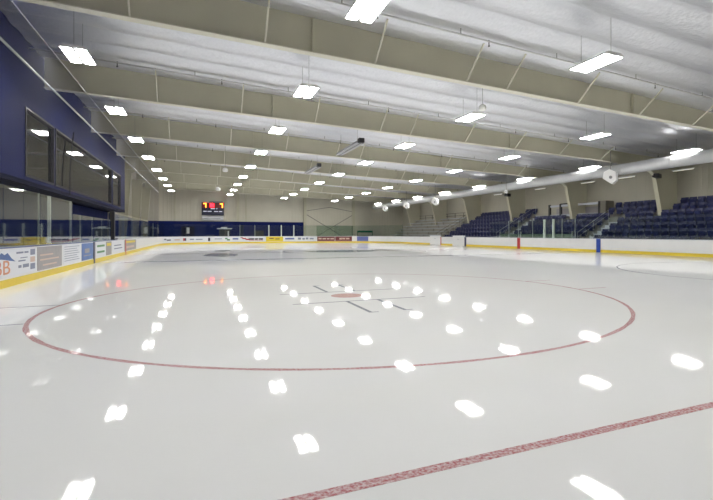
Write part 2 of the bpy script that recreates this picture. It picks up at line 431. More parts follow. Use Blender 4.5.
# ------------------------------------------------------------------ roof girders
names = ['out of view above the camera', 'nearest to the camera', 'second from the camera', 'third from the camera', 'fourth from the camera',
         'fifth from the camera', 'sixth from the camera', 'farthest, just before the end wall']
def bottom_line(Y):
    xs0 = BX if Y < BY else WL + .45
    pts = [(xs0, zb(xs0))] + [(x, zb(x)) for x in range(-3, 21, 3)] + [(20.5, zb(20.5)), (22, 4.2 + CH), (23.5, 4.12 + CH), (24.6, 3.98 + CH), (25.2, 3.82 + CH), (25.5, 3.62 + CH)]
    return pts
def girder(Y, lab):
    t = thing('roof_girder', 'deep beige steel roof girder, ' + lab, 'girder', (0, Y, 0), 'roof girders')
    bl = bottom_line(Y)
    poly = bl + [(26.0, 1.6 + CH), (26.45, -.02), (WR, -.02), (WR, zc(WR) + .05), (bl[0][0], zc(bl[0][0]) + .05)]
    MB().prism(poly, 'y', -.012, .012).build('web', 'steel', t)
    mb = MB()
    col = bl + [(26.0, 1.6 + CH), (26.45, -.02)]
    for (x0, z0), (x1, z1) in zip(bl, bl[1:]):
        i = len(mb.v)
        for x, z in ((x0, z0), (x1, z1)):
            for yy, dz in ((-.13, -.025), (.13, -.025), (.13, 0), (-.13, 0)): mb.v.append((x, yy, z + dz))
        for j in range(4): mb.f.append((i + j, i + (j + 1) % 4, i + 4 + (j + 1) % 4, i + 4 + j))
        mb.f += [(i, i + 3, i + 2, i + 1), (i + 4, i + 5, i + 6, i + 7)]
    mb.build('bottom_flange', 'flange', t)
    mb = MB()
    cl = col[-3:]
    for (x0, z0), (x1, z1) in zip(cl, cl[1:]):
        i = len(mb.v)
        for x, z in ((x0, z0), (x1, z1)):
            for yy, dx in ((-.14, -.03), (.14, -.03), (.14, 0), (-.14, 0)): mb.v.append((x + dx, yy, z))
        for j in range(4): mb.f.append((i + j, i + (j + 1) % 4, i + 4 + (j + 1) % 4, i + 4 + j))
        mb.f += [(i, i + 3, i + 2, i + 1), (i + 4, i + 5, i + 6, i + 7)]
    mb.build('column_flange', 'steel', t)
    if Y > BY:
        MB().prism([(WL + .08, -.02), (WL + .5, -.02), (WL + .95, zb(-5) - .3), (WL + 1.6, zb(-5)), (WL + .08, zb(-5))], 'y', -.012, .012).build('column_web', 'steel', t)
        MB().obox(((WL * 2 + .5 + .95) / 2, 0, (zb(-5) - .3) / 2), (.225 + .0, 0, (zb(-5) - .3) / 2), (0, .13, 0), (.012, 0, -.001)).build('column_flange', 'steel', t)
    for X in (2.75, 14.7):
        MB().box(X - .03, X + .03, -.12, .12, zb(X), zc(X)).build('splice_plate', 'steel', t)
    for X in (-1.5, 1.5, 4.5, 7.5, 9.0, 12.0, 15.0, 18.0, 21.0):
        MB().tube((X, -.08, zb(X)), (X, -1.05, zc(X) - .02), .028, 4).build('flange_brace', 'flange', t)
    return t
for Y, lab in zip(GY, names): girder(Y, lab)

# sprinkler mains, one in each bay
for k, Y in enumerate(GY[:7]):
    Yp = Y + 5.9 if k else Y + 5.9
    t = thing('sprinkler_pipe', 'thin white sprinkler pipe under the ceiling, ' + ['just before the nearest girder', 'before the second girder', 'before the third girder', 'before the fourth girder', 'before the fifth girder', 'before the sixth girder', 'before the farthest girder'][k], 'pipe', (0, Yp, 0), 'sprinkler pipes')
    z = lambda X: zc(X) - .22
    MB().tube((BX, 0, z(BX)), (WR, 0, z(WR)), .024, 8).build('main_pipe', 'pipe', t, smooth=True)
    X = -3.5
    while X < 27:
        MB().tube((X, 0, z(X)), (X, 0, z(X) + .2), .012, 6).build('hanger', 'wire', t)
        h = MB().tube((X + .9, 0, z(X) - .16), (X + .9, 0, z(X)), .014, 6); h.tube((X + .9, 0, z(X) - .18), (X + .9, 0, z(X) - .16), .03, 8); h.build('sprinkler_head', 'darkg', t)
        X += 3.3

# ------------------------------------------------------------------ ceiling lights
colX = [-3.09, 3.16, 9.47, 15.9, 21.9]
colZ = [4.9, 4.68, 4.47, 4.3, 4.08]
rowsY = [2.9, 9.1, 15.3, 21.5, 27.7, 33.9, 40.1, 46.3, 52.5, 58.7]
cn = ['leftmost', 'second', 'middle', 'fourth', 'rightmost']
def make_light(X, Z):
    t = thing('ceiling_light', '', 'ceiling light', (X, 0, Z + CH), 'hanging twin fluorescent lights')
    mb = MB(); mb.prism([(-.31, .0), (.31, .0), (.31, .03), (.22, .085), (-.22, .085), (-.31, .03)], 'y', -.62, .62)
    mb.build('housing', 'lampbody', t)
    for s in (-1, 1): MB().box(s * .168 - .112, s * .168 + .112, -.59, .59, -.012, -.001).build('diffuser', 'lamp', t)
    for s in (-1, 1): MB().tube((0, s * .5, .085), (0, s * .5, zc(X) - Z - CH + .02), .005, 4).build('suspension_wire', 'wire', t)
    return t
for c in range(5):
    proto = make_light(colX[c], colZ[c]); used = False
    for r, Y in enumerate(rowsY):
        first_vis = {0: 2, 1: 1, 2: 1, 3: 2, 4: 2}[c]
        if r < first_vis: lab = 'twin strip ceiling light of the %s line, overhead before the picture begins' % cn[c]
        else: lab = 'bright twin strip ceiling light, %s from the camera in the %s line' % (ORD[r - first_vis + 1], cn[c])
        if not used: proto.location.y = Y; proto['label'] = lab; used = True
        else: dup(proto, (colX[c], Y, colZ[c] + CH), lab)

# radiant heaters
for Y, l, lab in ((23.6, 1.9, 'long grey tube heater under the roof at picture centre'), (32.4, 1.9, 'long grey tube heater hanging farther back behind the other')):
    t = thing('tube_heater', lab, 'heater', (7.15, Y, 4.45 + CH), 'tube heaters')
    MB().prism([(-.2, 0), (.2, 0), (.1, .16), (-.1, .16)], 'y', -l, l).build('reflector', 'heater', t)
    MB().tube((0, -l, .02), (0, l, .02), .05, 8).build('burner_tube', 'grey', t)
    MB().box(-.13, .13, -l - .3, -l, 0, .22).build('burner_box', 'darkg', t, .01)
    for s in (-1, 1): MB().tube((0, s * 1.5, .16), (0, s * 1.5, zc(7.15) - 4.45 - CH), .006, 4).build('hanger_wire', 'wire', t)
# pendant globes
for X, Y, Z, r, lab in ((1.44, 32.3, 4.15, .17, 'small white globe speaker hanging on a cord, nearer of the two above the scoreboard'),
                        (1.44, 46.2, 4.15, .2, 'small white globe speaker hanging on a cord, farther of the two above the scoreboard'),
                        (8.8, 13.4, 4.3, .13, 'grey globe hanging beside a strip light right of centre')):
    t = thing('globe_speaker', lab, 'speaker', (X, Y, Z + CH), 'hanging globe speakers')
    bm = bmesh.new(); bmesh.ops.create_uvsphere(bm, u_segments=16, v_segments=10, radius=r)
    for v in bm.verts:
        if v.co.z < -r * .6: v.co.z = -r * .6
    me = bpy.data.meshes.new('globe'); bm.to_mesh(me); bm.free(); me.materials.append(M['spk'])
    for p in me.polygons: p.use_smooth = True
    o = bpy.data.objects.new('globe', me); COL.objects.link(o); o.parent = t
    MB().tube((0, 0, r * .9), (0, 0, zc(X) - Z - CH), .008, 5).build('cord', 'wire', t)

# ------------------------------------------------------------------ duct along the right side
t = thing('air_duct', 'long round silver air duct along the right side below the girders', 'duct', (21.95, 0, 3.68 + CH))
MB().tube((0, -1, 0), (0, 60.5, 0), .31, 28).build('duct_tube', 'duct', t, smooth=True)
for k in range(20): MB().tube((0, 1 + 3 * k, 0), (0, 1.06 + 3 * k, 0), .325, 28).build('joint_ring', 'duct', t)
for k in range(8): MB().box(-.02, .02, GY[k] - .03, GY[k] + .03, .3, zb(21.95) - .03 - 3.68 - CH).build('hanger_strap', 'wire', t)
# speakers hung below the duct
def cabinet_speaker(X, Y, Z, s, lab, rz):
    t = thing('loudspeaker', lab, 'speaker', (X, Y, Z + CH), 'white loudspeakers below the duct', rz)
    mb = MB(); mb.prism([(-s * .5, -s * .35), (-s * .15, -s * .62), (s * .5, -s * .15), (s * .42, s * .35), (0, s * .55), (-s * .45, s * .3)], 'x', -s * .33, s * .33)
    mb.build('cabinet', 'spk', t, .015)
    MB().tube((-s * .34, -s * .1, -s * .1), (-s * .36, -s * .1, -s * .1), s * .12, 14).build('horn', 'grey', t)
    MB().tube((0, 0, s * .45), (0, 0, zc(X) - Z - CH), .015, 6).build('mount', 'wire', t)
cabinet_speaker(21.1, 19.2, 3.24, .72, 'large white loudspeaker below the duct above the nearest seats', .5)
cabinet_speaker(21.15, 40.6, 3.2, .66, 'white loudspeaker below the duct, third from the right', .6)
cabinet_speaker(21.15, 47.6, 3.2, .62, 'white loudspeaker below the duct, fourth from the right', .6)
cabinet_speaker(21.15, 54.2, 3.2, .62, 'farthest white loudspeaker below the duct', .6)
cabinet_speaker(21.3, 29.2, 3.24, .26, 'small bright white loudspeaker below the duct above the middle seats', .4)
for Y, lab in ((19.72, 'black box speaker on the column above the near seats'), (34.72, 'black box speaker on the column above the far navy seats')):
    t = thing('column_speaker', lab, 'speaker', (25.35, Y - .2, 3.52 + CH), 'black speakers on columns', .4)
    MB().box(-.35, .3, -.15, .15, -.13, .13).build('cabinet', 'black', t, .02); MB().box(-.05, .25, .1, .3, -.05, .05).build('bracket', 'darkg', t)
for k, Y in enumerate((11.4, 19.0, 23.1, 26.6, 32.0, 38.2)):
    t = thing('wall_light', '%s slim tube light from the right high on the wall behind the seats' % ORD[max(k, 1)] if k else 'slim wall tube light beyond the right picture edge', 'wall light', (26.9, Y, 3.92 + CH), 'dim tube lights over the stand')
    MB().box(-.06, .06, -.7, .7, 0, .05).build('batten', 'lampbody', t); MB().tube((0, -.66, -.025), (0, .66, -.025), .022, 8).build('tube', 'tube', t)
    MB().box(.06, .7, -.02, .02, .01, .04).build('wall_bracket', 'wire', t)

# ------------------------------------------------------------------ dasher boards
BH = .815
def arc(cx, cy, a0, a1, n=20): return [(cx + CR * math.cos(a0 + (a1 - a0) * k / n), cy + CR * math.sin(a0 + (a1 - a0) * k / n)) for k in range(n + 1)]
def boards(name, path, label, capm, side=1):
    t = thing(name, label, 'boards', (0, 0, 0))
    MB().strip(path, 0, .2 * side, 0, BH).build('facing', 'white', t)
    MB().strip(path, -.012 * side, 0, 0, .165).build('kick_strip', 'yellow', t)
    MB().strip(path, -.02 * side, .25 * side, BH, BH + .025).build('cap_rail', capm, t)
    return t
bl_ = boards('dasher_boards', [(LX, 4.0), (LX, 26.0)], 'left rink boards with adverts and a yellow kick strip', 'cap', 1)
bl2 = boards('dasher_boards', [(LX, 26.0), (LX, FY - CR)] + arc(LX + CR, FY - CR, PI, PI / 2)[1:], 'rink boards continuing into the far left corner', 'capw', 1)
bf = boards('dasher_boards', [(LX + CR, FY), (RX - CR, FY)], 'white far end boards carrying adverts', 'capw', 1)
bc = boards('dasher_boards', arc(RX - CR, FY - CR, PI / 2, 0), 'curved rink boards in the far right corner', 'capw', 1)
g1, g2, g3, g4 = rightY(464.5), rightY(452.5), rightY(440.5), rightY(430)
br1 = boards('dasher_boards', [(RX, g1), (RX, 9.0)], 'long white right boards in front of the navy seats', 'capw', 1)
br2 = boards('dasher_boards', [(RX, g3), (RX, g2)], 'short white board between the two penalty gates', 'capw', 1)
br3 = boards('dasher_boards', [(RX, FY - CR), (RX, g4)], 'white right boards before the pale benches', 'capw', 1)
for a, b, lab in ((g1, g2, 'raised white gate panel, nearer of two in the right boards'), (g3, g4, 'raised white gate panel, farther of two in the right boards')):
    t = thing('penalty_gate', lab, 'gate', (RX, (a + b) / 2, 0), 'white gates in the right boards'); h = abs(b - a) / 2
    MB().box(0, .1, -h + .01, h - .01, 0, BH + .13).build('door_panel', 'white', t, .008)
    MB().box(-.02, .12, -h + .01, h - .01, BH + .13, BH + .16).build('cap', 'capw', t)
    MB().box(-.03, 0, -.15, .15, .6, .66).build('latch', 'alu', t)
def stripe(side, Y, w, m, par, lab):
    X = LX if side < 0 else RX
    o = (MB().box(X, X + .016, Y - w, Y + w, 0, BH + .035) if side < 0 else MB().box(X - .016, X, Y - w, Y + w, 0, BH + .035)).build('line_stripe', m, par); o['label'] = lab
stripe(1, 21.1, .16, 'bluestripe', br1, 'bright blue vertical stripe')
stripe(1, 28.85, .17, 'redstripe', br1, 'red vertical stripe')
stripe(1, g1 - .16, .15, 'navystripe', br1, 'navy vertical stripe')
stripe(1, g3 - .1, .08, 'redstripe', br2, 'thin red vertical stripe')
stripe(-1, leftY(94), .14, 'navystripe', bl_, 'navy vertical stripe')
stripe(-1, 28.9, .12, 'redstripe', bl2, 'red vertical stripe')

# adverts on the left boards: sheet + printed shapes
def left_ad(x0, x1, m, lab, z0=.2, z1=.79, group=None):
    y0, y1 = leftY(x0), leftY(x1)
    t = thing('advertising_panel', lab, 'advert', (LX + .001, (y0 + y1) / 2, 0), group or 'adverts on the left boards')
    h = (y1 - y0) / 2
    MB().box(0, .006, -h + .02, h - .02, z0, z1).build('sheet', m, t)
    return t, h
def bars(t, rows, m, name='printed_lines', xo=.006):
    mb = MB()
    for (a, b, z0, z1) in rows: mb.box(xo, xo + .003, a, b, z0, z1)
    return mb.build(name, m, t)
t, h = left_ad(-22, 36.2, 'adwhite', 'white advert with a blue mountain and orange letters at the left picture edge')
yc = (leftY(-22) + leftY(36.2)) / 2
loc = lambda x: leftY(x) - yc
mb = MB(); mb.prism([(loc(-12), .50), (loc(-4), .62), (loc(1), .73), (loc(4), .68), (loc(7), .72), (loc(11), .6), (loc(15), .52), (loc(11), .54), (loc(6), .57), (loc(0), .6)], 'x', .006, .009)
mb.build('mountain_picture', 'admount', t)
R = Matrix(((0, 0, 1, 0), (1, 0, 0, 0), (0, 1, 0, 0), (0, 0, 0, 1)))
text_mesh('BBB', .42, 'adorange', t, Matrix.Translation((.009, loc(2) - .25, .40)) @ R @ Matrix.Diagonal((1.9, 1, 1, 1)))
bars(t, [(loc(16), loc(23), .68, .72), (loc(24), loc(28), .68, .72), (loc(18), loc(25), .50, .53), (loc(18), loc(21), .36, .42), (loc(22.5), loc(28.5), .35, .43), (loc(20), loc(27), .57, .59)], 'adink')
bars(t, [(loc(30), loc(34.6), .62, .76), (loc(30), loc(34.6), .28, .42)], 'adink', 'printed_block')
bars(t, [(loc(30), loc(34.6), .45, .58)], 'adpale', 'printed_block')
t, h = left_ad(36.8, 61.8, 'adgrey', 'grey advert with faint pinkish print second from the left')
bars(t, [(-h * .8, h * .2, .56, .60), (-h * .8, h * .7, .44, .48), (-h * .6, h * .5, .3, .34)], 'adpale')
t, h = left_ad(62.6, 80.8, 'adwhite', 'white advert with thin lines of small print between grey and blue adverts')
bars(t, [(-h * .85, h * (.8 - .15 * (k % 3)), .3 + k * .07, .315 + k * .07) for k in range(7)], 'adink')
t, h = left_ad(81.4, 93, 'adblue', 'blue advert with a pale blot beside the navy stripe')
bars(t, [(-h * .5, h * .3, .45, .6), (-h * .7, h * .6, .34, .37)], 'adgrey')
t, h = left_ad(95.6, 105.5, 'adwhite', 'white advert with two green bands past the navy stripe')
bars(t, [(-h * .75, h * .75, .6, .68), (-h * .75, h * .75, .36, .44)], 'adgreen')
t, h = left_ad(105.8, 111.5, 'adgrey', 'narrow grey advert after the green banded one')
bars(t, [(-h * .7, h * .7, .6, .72)], 'adyellow')
t, h = left_ad(112, 123.6, 'adwhite', 'white advert with grey print near the far left boards')
bars(t, [(-h * .7, h * .5, .55, .6), (-h * .7, h * .7, .4, .45)], 'adink')
t, h = left_ad(124.2, 136, 'adgrey', 'yellowish grey advert before the far left corner')
bars(t, [(-h * .8, h * .8, .62, .74)], 'adyellow'); bars(t, [(-h * .7, h * .6, .34, .46)], 'adpale')

# adverts on the far boards
PERIM = [(LX, FY - CR - 6)] + arc(LX + CR, FY - CR, PI, PI / 2, 60) + arc(RX - CR, FY - CR, PI / 2, 0, 60) + [(RX, 40)]
def perim_x(x):                                   # where a sight line meets the boards, as a fractional index along PERIM
    a = ang(x); dx, dy = math.sin(a), math.cos(a)
    for k in range(len(PERIM) - 1):
        (x0, y0), (x1, y1) = PERIM[k], PERIM[k + 1]
        c0 = x0 * dy - y0 * dx; c1 = x1 * dy - y1 * dx
        if c0 <= 0 <= c1 and y0 > 20: return k + c0 / (c0 - c1)
    return None
def perim_p(f):
    k = int(f); u = f - k; a, b = PERIM[k], PERIM[min(k + 1, len(PERIM) - 1)]
    return (a[0] + (b[0] - a[0]) * u, a[1] + (b[1] - a[1]) * u)
def perim_path(f0, f1): return [perim_p(f0)] + [PERIM[k] for k in range(int(f0) + 1, int(f1) + 1) if f0 + 1e-4 < k < f1 - 1e-4] + [perim_p(f1)]
def far_ad(x0, x1, m, lab, marks=()):
    f0, f1 = perim_x(x0), perim_x(x1); mid = perim_p((f0 + f1) / 2)
    t = thing('advertising_panel', lab, 'advert', (mid[0], mid[1], 0), 'adverts on the far boards')
    loc = lambda p: [(q[0] - mid[0], q[1] - mid[1]) for q in p]
    MB().strip(loc(perim_path(f0, f1)), -.02, -.006, .2, .79).build('sheet', m, t)
    for mk, rows in marks:
        for n_, (a, b, z0, z1) in enumerate(rows):
            g0, g1 = perim_x((x0 + x1) / 2 + a * (x1 - x0) / 2), perim_x((x0 + x1) / 2 + b * (x1 - x0) / 2)
            MB().strip(loc(perim_path(g0, g1)), -.026, -.02, z0, z1).build('printed_mark', mk, t)
    return t
far_ad(163, 172, 'adwhite', 'white advert with dark slanted print left on the far boards', [('addark', [(-.8, -.3, .5, .62), (-.2, .7, .42, .54)])])
far_ad(173, 181, 'adwhite', 'white advert with dull pink print left on the far boards', [('adpale', [(-.7, .7, .42, .56)])])
far_ad(182, 187, 'adwhite', 'white advert with a red and dark round logo', [('adred', [(-.6, 0, .36, .66)]), ('addark', [(0, .6, .36, .66)])])
far_ad(188, 205, 'adwhite', 'long pale advert with faint blue print left of the round mark', [('adink', [(-.8, -.3, .46, .58), (-.1, .7, .46, .56)])])
far_ad(206, 212, 'adwhite', 'white advert with a small dark round mark left of the scoreboard table', [('addark', [(-.35, .35, .3, .68)])])
far_ad(213, 223.5, 'adwhite', 'plain pale advert below the scoreboard', [('adink', [(-.7, .7, .5, .58)])])
far_ad(224.5, 230.5, 'adwhite', 'white advert with a slanting dark green mark', [('adgreen', [(-.8, 0, .5, .66), (-.2, .8, .34, .5)])])
far_ad(231.5, 239.5, 'adwhite', 'white advert with pale blue print', [('adviolet', [(-.7, .7, .45, .62)])])
far_ad(240.5, 265.5, 'adwhite', 'wide white advert with a red sweep and dark print', [('adred', [(-1, -.8, .62, .72), (-.85, -.55, .5, .64), (-.6, -.25, .38, .54), (-.3, .8, .32, .38)]), ('addark', [(-.35, .1, .42, .6), (.15, .4, .42, .6), (.45, .8, .42, .6)])])
far_ad(266, 283, 'adyellow', 'solid yellow advert on the far boards', [('addark', [(-.6, -.1, .5, .6), (.1, .6, .45, .55)])])
far_ad(284, 296, 'adwhite', 'white advert with blue print right of the yellow one', [('adviolet', [(-.8, .7, .42, .62)])])
far_ad(297, 316.5, 'adwhite', 'white advert with broken grey blue print before the maroon pair', [('adink', [(-.9, -.6, .4, .65), (-.45, -.2, .4, .6), (-.1, .15, .42, .66), (.3, .7, .42, .6)])])
far_ad(317.2, 334.8, 'admaroon', 'maroon advert with pale lettering, left of the maroon pair', [('adpale', [(-.85, -.5, .42, .62), (-.4, 0, .42, .6), (.1, .4, .42, .6), (.5, .9, .42, .6)])])
far_ad(335.2, 352, 'admaroon', 'maroon advert with pale lettering, right of the maroon pair', [('adpale', [(-.5, -.2, .4, .62), (-.15, .2, .42, .62), (.3, .7, .42, .62)])])
t = far_ad(357, 368.3, 'adviolet', 'violet blue advert panel on the far right end boards')

# ------------------------------------------------------------------ glass above the boards
def pane(name, p, q, z0, z1, lab, group, frame=None):
    p, q = Vector(p), Vector(q); d = q - p; L = d.length; n = Vector((-d.y, d.x)).normalized(); mid = (p + q) / 2
    mb = MB().obox((0, 0, (z0 + z1) / 2), (L / 2 - .012, 0, 0), (0, .007, 0), (0, 0, (z1 - z0) / 2))
    o = mb.build(name, 'glass'); o.location = (mid.x + n.x * .05, mid.y + n.y * .05, 0); o.rotation_euler = (0, 0, math.atan2(d.y, d.x))
    return tag(o, lab, 'glass', group)
def post(x, y, z1, lab, group, m='alu', w=.035):
    if w == .034 or (w == .06 and x > 10): m = 'spk'
    t = thing('stanchion', lab, 'post', (x, y, BH + .025), group)
    MB().box(-w, w, -w, w, 0, z1 - BH - .025).build('upright', m, t)
    MB().box(-w - .02, w + .02, -w - .02, w + .02, 0, .03).build('foot_plate', m, t)
    MB().box(-w - .004, w + .004, -w - .004, w + .004, z1 - BH - .025, z1 - BH - .01).build('end_cap', 'darkg', t)
    return t
z0 = BH + .025
ly = [8.6, 9.8, 11.0, 12.2, 13.4, 14.65, 15.65, 17.85]
for k, (a, b) in enumerate(zip(ly, ly[1:])):
    pane('glass_screen', (LX, a), (LX, b), z0, 1.03 + CH, 'tall clear pane on the left boards, %s from the camera' % ORD[k + 1], 'tall panes on the left boards')
for y, w, lab in ((14.65, .014, 'slim pale post of the tall left glass, nearest of its three posts'), (15.65, .034, 'bright white post of the tall left glass, middle of three'), (17.85, .02, 'pale post ending the tall left glass where it steps down')):
    post(LX - .08 - (w), y, 1.03 + CH + .01, lab, 'posts of the tall left glass', w=w)
ly = [17.85, 19.1, 21.0, 22.9, 24.7]
for k, (a, b) in enumerate(zip(ly, ly[1:])):
    pane('glass_screen', (LX, a + .05), (LX, b), z0, .64 + CH, 'lower clear pane past the tall left glass, %s along' % ORD[k + 1], 'low panes on the left boards')
for k, y in enumerate(ly[1:]):
    post(LX - .08 - (.01), y, .64 + CH + .01, 'pale post of the lower left glass, %s along' % ORD[k + 1], 'posts of the low left glass', w=.01)
t = post(LX - .1, 25.5, 1.05 + CH, 'thick black post where the lower left glass ends', 'black posts', 'black', .1)
ly = [25.7, 29.0, 32.6, 37.9, 41.5, 46, FY - CR]
for k, (a, b) in enumerate(zip(ly, ly[1:])):
    pane('glass_screen', (LX, a + .05), (LX, b), z0, .95 + CH, 'clear pane on the far stretch of left boards, %s past the black post' % ORD[k + 1], 'panes of the far left boards')
for k, y in enumerate(ly[1:]):
    post(LX - .08 - (.045), y, .95 + CH + .01, 'pale post on the far stretch of left boards, %s past the black post' % ORD[k + 1], 'posts of the far left glass', w=.045)
pa = arc(LX + CR, FY - CR, PI, PI / 2, 6); pb = arc(RX - CR, FY - CR, PI / 2, 0, 6)
for nm, pts in (('left', pa), ('right', pb)):
    for k, (a, b) in enumerate(zip(pts, pts[1:])):
        pane('glass_screen', a, b, z0, 1.1 + CH, 'clear pane around the far %s corner, %s of six' % (nm, ORD[k + 1]), 'corner panes')
fx = [LX + CR, farX(240), farX(255), farX(269), farX(281.5), farX(294), farX(307), farX(323), farX(338), farX(353), RX - CR]
for k, (a, b) in enumerate(zip(fx, fx[1:])):
    pane('glass_screen', (a, FY), (b, FY), z0, 1.1 + CH, 'clear pane on the far end boards, %s from the left' % ORD[k + 1], 'far end panes')
for k, x in enumerate(fx[1:-1]):
    big = 2 <= k <= 4
    post(x, FY + .08 + (.06 if big else .02), 1.1 + CH + .01, ('white post in front of the navy end wall, %s of three' % ORD[k - 1]) if big else 'slim post on the far end boards, %s from the left' % ORD[k + 1], 'posts of the far end glass', 'spk' if big else 'alu', .06 if big else .02)
ry = [rightY(x) for x in (713, 690, 668, 646, 621, 597, 574, 561, 552, 543, 531.5, 517.5, 507.7, 490)]
for k, (a, b) in enumerate(zip(ry, ry[1:])):
    pane('glass_screen', (RX, b), (RX, a), z0, 1.02 + CH, 'clear pane on the right boards, %s from the right picture edge' % ORD[k + 1], 'right side panes')
for k, y in enumerate(ry[6:-1]):
    big = k in (2, 3)
    post(RX + .08 + (.06 if big else .02), y, 1.02 + CH + .01, ('bright post on the right boards, %s of a close pair' % ('right' if k == 2 else 'left')) if big else 'thin post on the right boards, %s past the blue stripe' % ORD[k + 1], 'posts of the right glass', w=.06 if big else .02)

# ------------------------------------------------------------------ netting and cables on the left
zt = 5.07 + CH
o = MB().box(LX - .07, LX - .064, 8.0, FY - CR, 1.03 + CH + .02, zt).build('safety_net', 'net'); tag(o, 'fine dark safety net hanging above the left boards', 'net')
t = thing('net_cable', 'thin taut cable carrying the top edge of the safety net', 'cable'); MB().tube((LX - .06, 4, zt + .01), (LX - .06, FY - CR, zt + .01), .014, 6).build('cable', 'alu', t)
t = thing('conduit_pipe', 'pale pipe running in front of the navy lounge wall above its windows', 'pipe')
MB().tube((LX - .1, 8, 4.07 + CH), (LX - .1, FY - CR, 4.07 + CH), .026, 8).build('pipe', 'alu', t)
for y in (36, 46): MB().tube((LX - .1, y, 4.07 + CH), (LX - .1, y, zc(LX)), .005, 6).build('hanger', 'wire', t)
t = thing('power_cord', 'black cord sagging across the middle lounge window', 'cord')
pts = []
for k in range(13):
    u = k / 12; pts.append((BX + .07, 23.6 - .55 * math.sin(u * PI * .6) * 1.2, 4.3 + CH - u * 2.7))
MB().path(pts, .025, 6).build('cord', 'black', t)

# ------------------------------------------------------------------ grandstand
RUN, RISE = .70, .39
SX = [23.1 + RUN * i for i in range(7)]
TZ = [.33 + RISE * i for i in range(7)]
def step(x0, x1, y0, y1, z, lab, m='tread'): struct(MB().box(x0, x1, y0, y1, -.03, z).build('floor', m), lab)
for nm_, y0, y1 in (('near', 9.0, 22.5), ('middle', 23.6, 31.75), ('far', 32.9, 42.5)):
    for i in range(7):
        a = 22.62 if i == 0 else SX[i] - .42; b = SX[i + 1] - .42 if i < 6 else WR
        lab = '%s terrace of the %s seat block' % (ORD[i + 1], nm_)
        if nm_ == 'near' and i >= 5: step(a, b, y0, 23.85, TZ[i], lab)
        elif nm_ == 'middle' and i == 5: step(a, WR, 23.85, y1, TZ[i], lab)
        elif nm_ == 'middle' and i == 6:
            step(a, WR, 23.85, 24.9, TZ[i], lab); step(a, WR, 31.3, y1, TZ[i], lab)
        else: step(a, b, y0, y1, TZ[i], lab)
A0, A1, B0, B1, C0, C1_ = 9.0, 22.5, 23.6, 31.75, 32.9, 42.5
for lab, y0, y1, n in (('pale aisle steps between the near and middle seat blocks', A1, B0, 10), ('pale aisle steps between the middle and far seat blocks', B1, C0, 14)):
    for i in range(n):
        x = 22.62 + i * RUN / 2
        step(x, min(x + RUN / 2, WR) if i < 13 else WR, y0, y1, .17 + i * RISE / 2, lab, 'capw')
def railing(y, lab, m='alu', z1=.72, x0=23.0, n=6, dx=RUN, dz=RISE, zb0=.5):
    t = thing('handrail', lab, 'railing', (0, y, 0), 'aisle handrails')
    a = (x0, 0, zb0 + z1); b = (x0 + dx * n, 0, zb0 + z1 + dz * n)
    MB().tube(a, b, .014, 8).build('top_rail', m, t); MB().tube((a[0], 0, a[2] - .32), (b[0], 0, b[2] - .32), .007, 6).build('mid_rail', m, t)
    for k in range(0, n + 1, 2): MB().tube((x0 + dx * k, 0, zb0 - .15 + dz * k), (x0 + dx * k, 0, zb0 + z1 + dz * k), .012, 8).build('post', m, t)
railing(B0 + .05, 'grey handrail on the middle block side of the near aisle', n=4)
railing(C0 + .05, 'grey handrail on the far block side of the farther aisle')
railing(C1_ + .25, 'dark handrail closing the far end of the navy seats', 'darkg')
# pale bench bleachers
for i in range(7):
    t = thing('bench', 'pale bleacher bench, %s row up beyond the navy seats' % ORD[i + 1], 'bench', (22.9 + .65 * i, 51.1, 0), 'pale bleacher benches')
    z = .6 + .38 * i
    MB().box(-.15, .15, -7.0, 7.0, z, z + .05).build('seat_plank', 'capw', t)
    MB().box(.16, .57, -7.0, 7.0, z - .12, z - .08).build('foot_plank', 'bench', t)
    MB().box(.14, .16, -7.0, 7.0, z - .34, z).build('riser_panel', 'bench', t)
    for y in (-6, -3, 0, 3, 6): MB().box(-.04, .04, y - .03, y + .03, -.03, z).build('leg', 'bench', t)
railing(44.0 - .15, 'dark handrail beside the pale bleacher benches', 'darkg', n=5)
t = thing('guard_rail', 'dark guard rail along the top of the pale bleachers', 'railing')
for z in (2.9, 3.25, 3.55): MB().tube((27.5, 43.8, z), (27.5, 57.5, z), .02, 6).build('rail', 'darkg', t)
for k in range(8): MB().tube((27.5, 43.8 + 1.957 * k, 2.3), (27.5, 43.8 + 1.957 * k, 3.55), .025, 6).build('post', 'darkg', t)

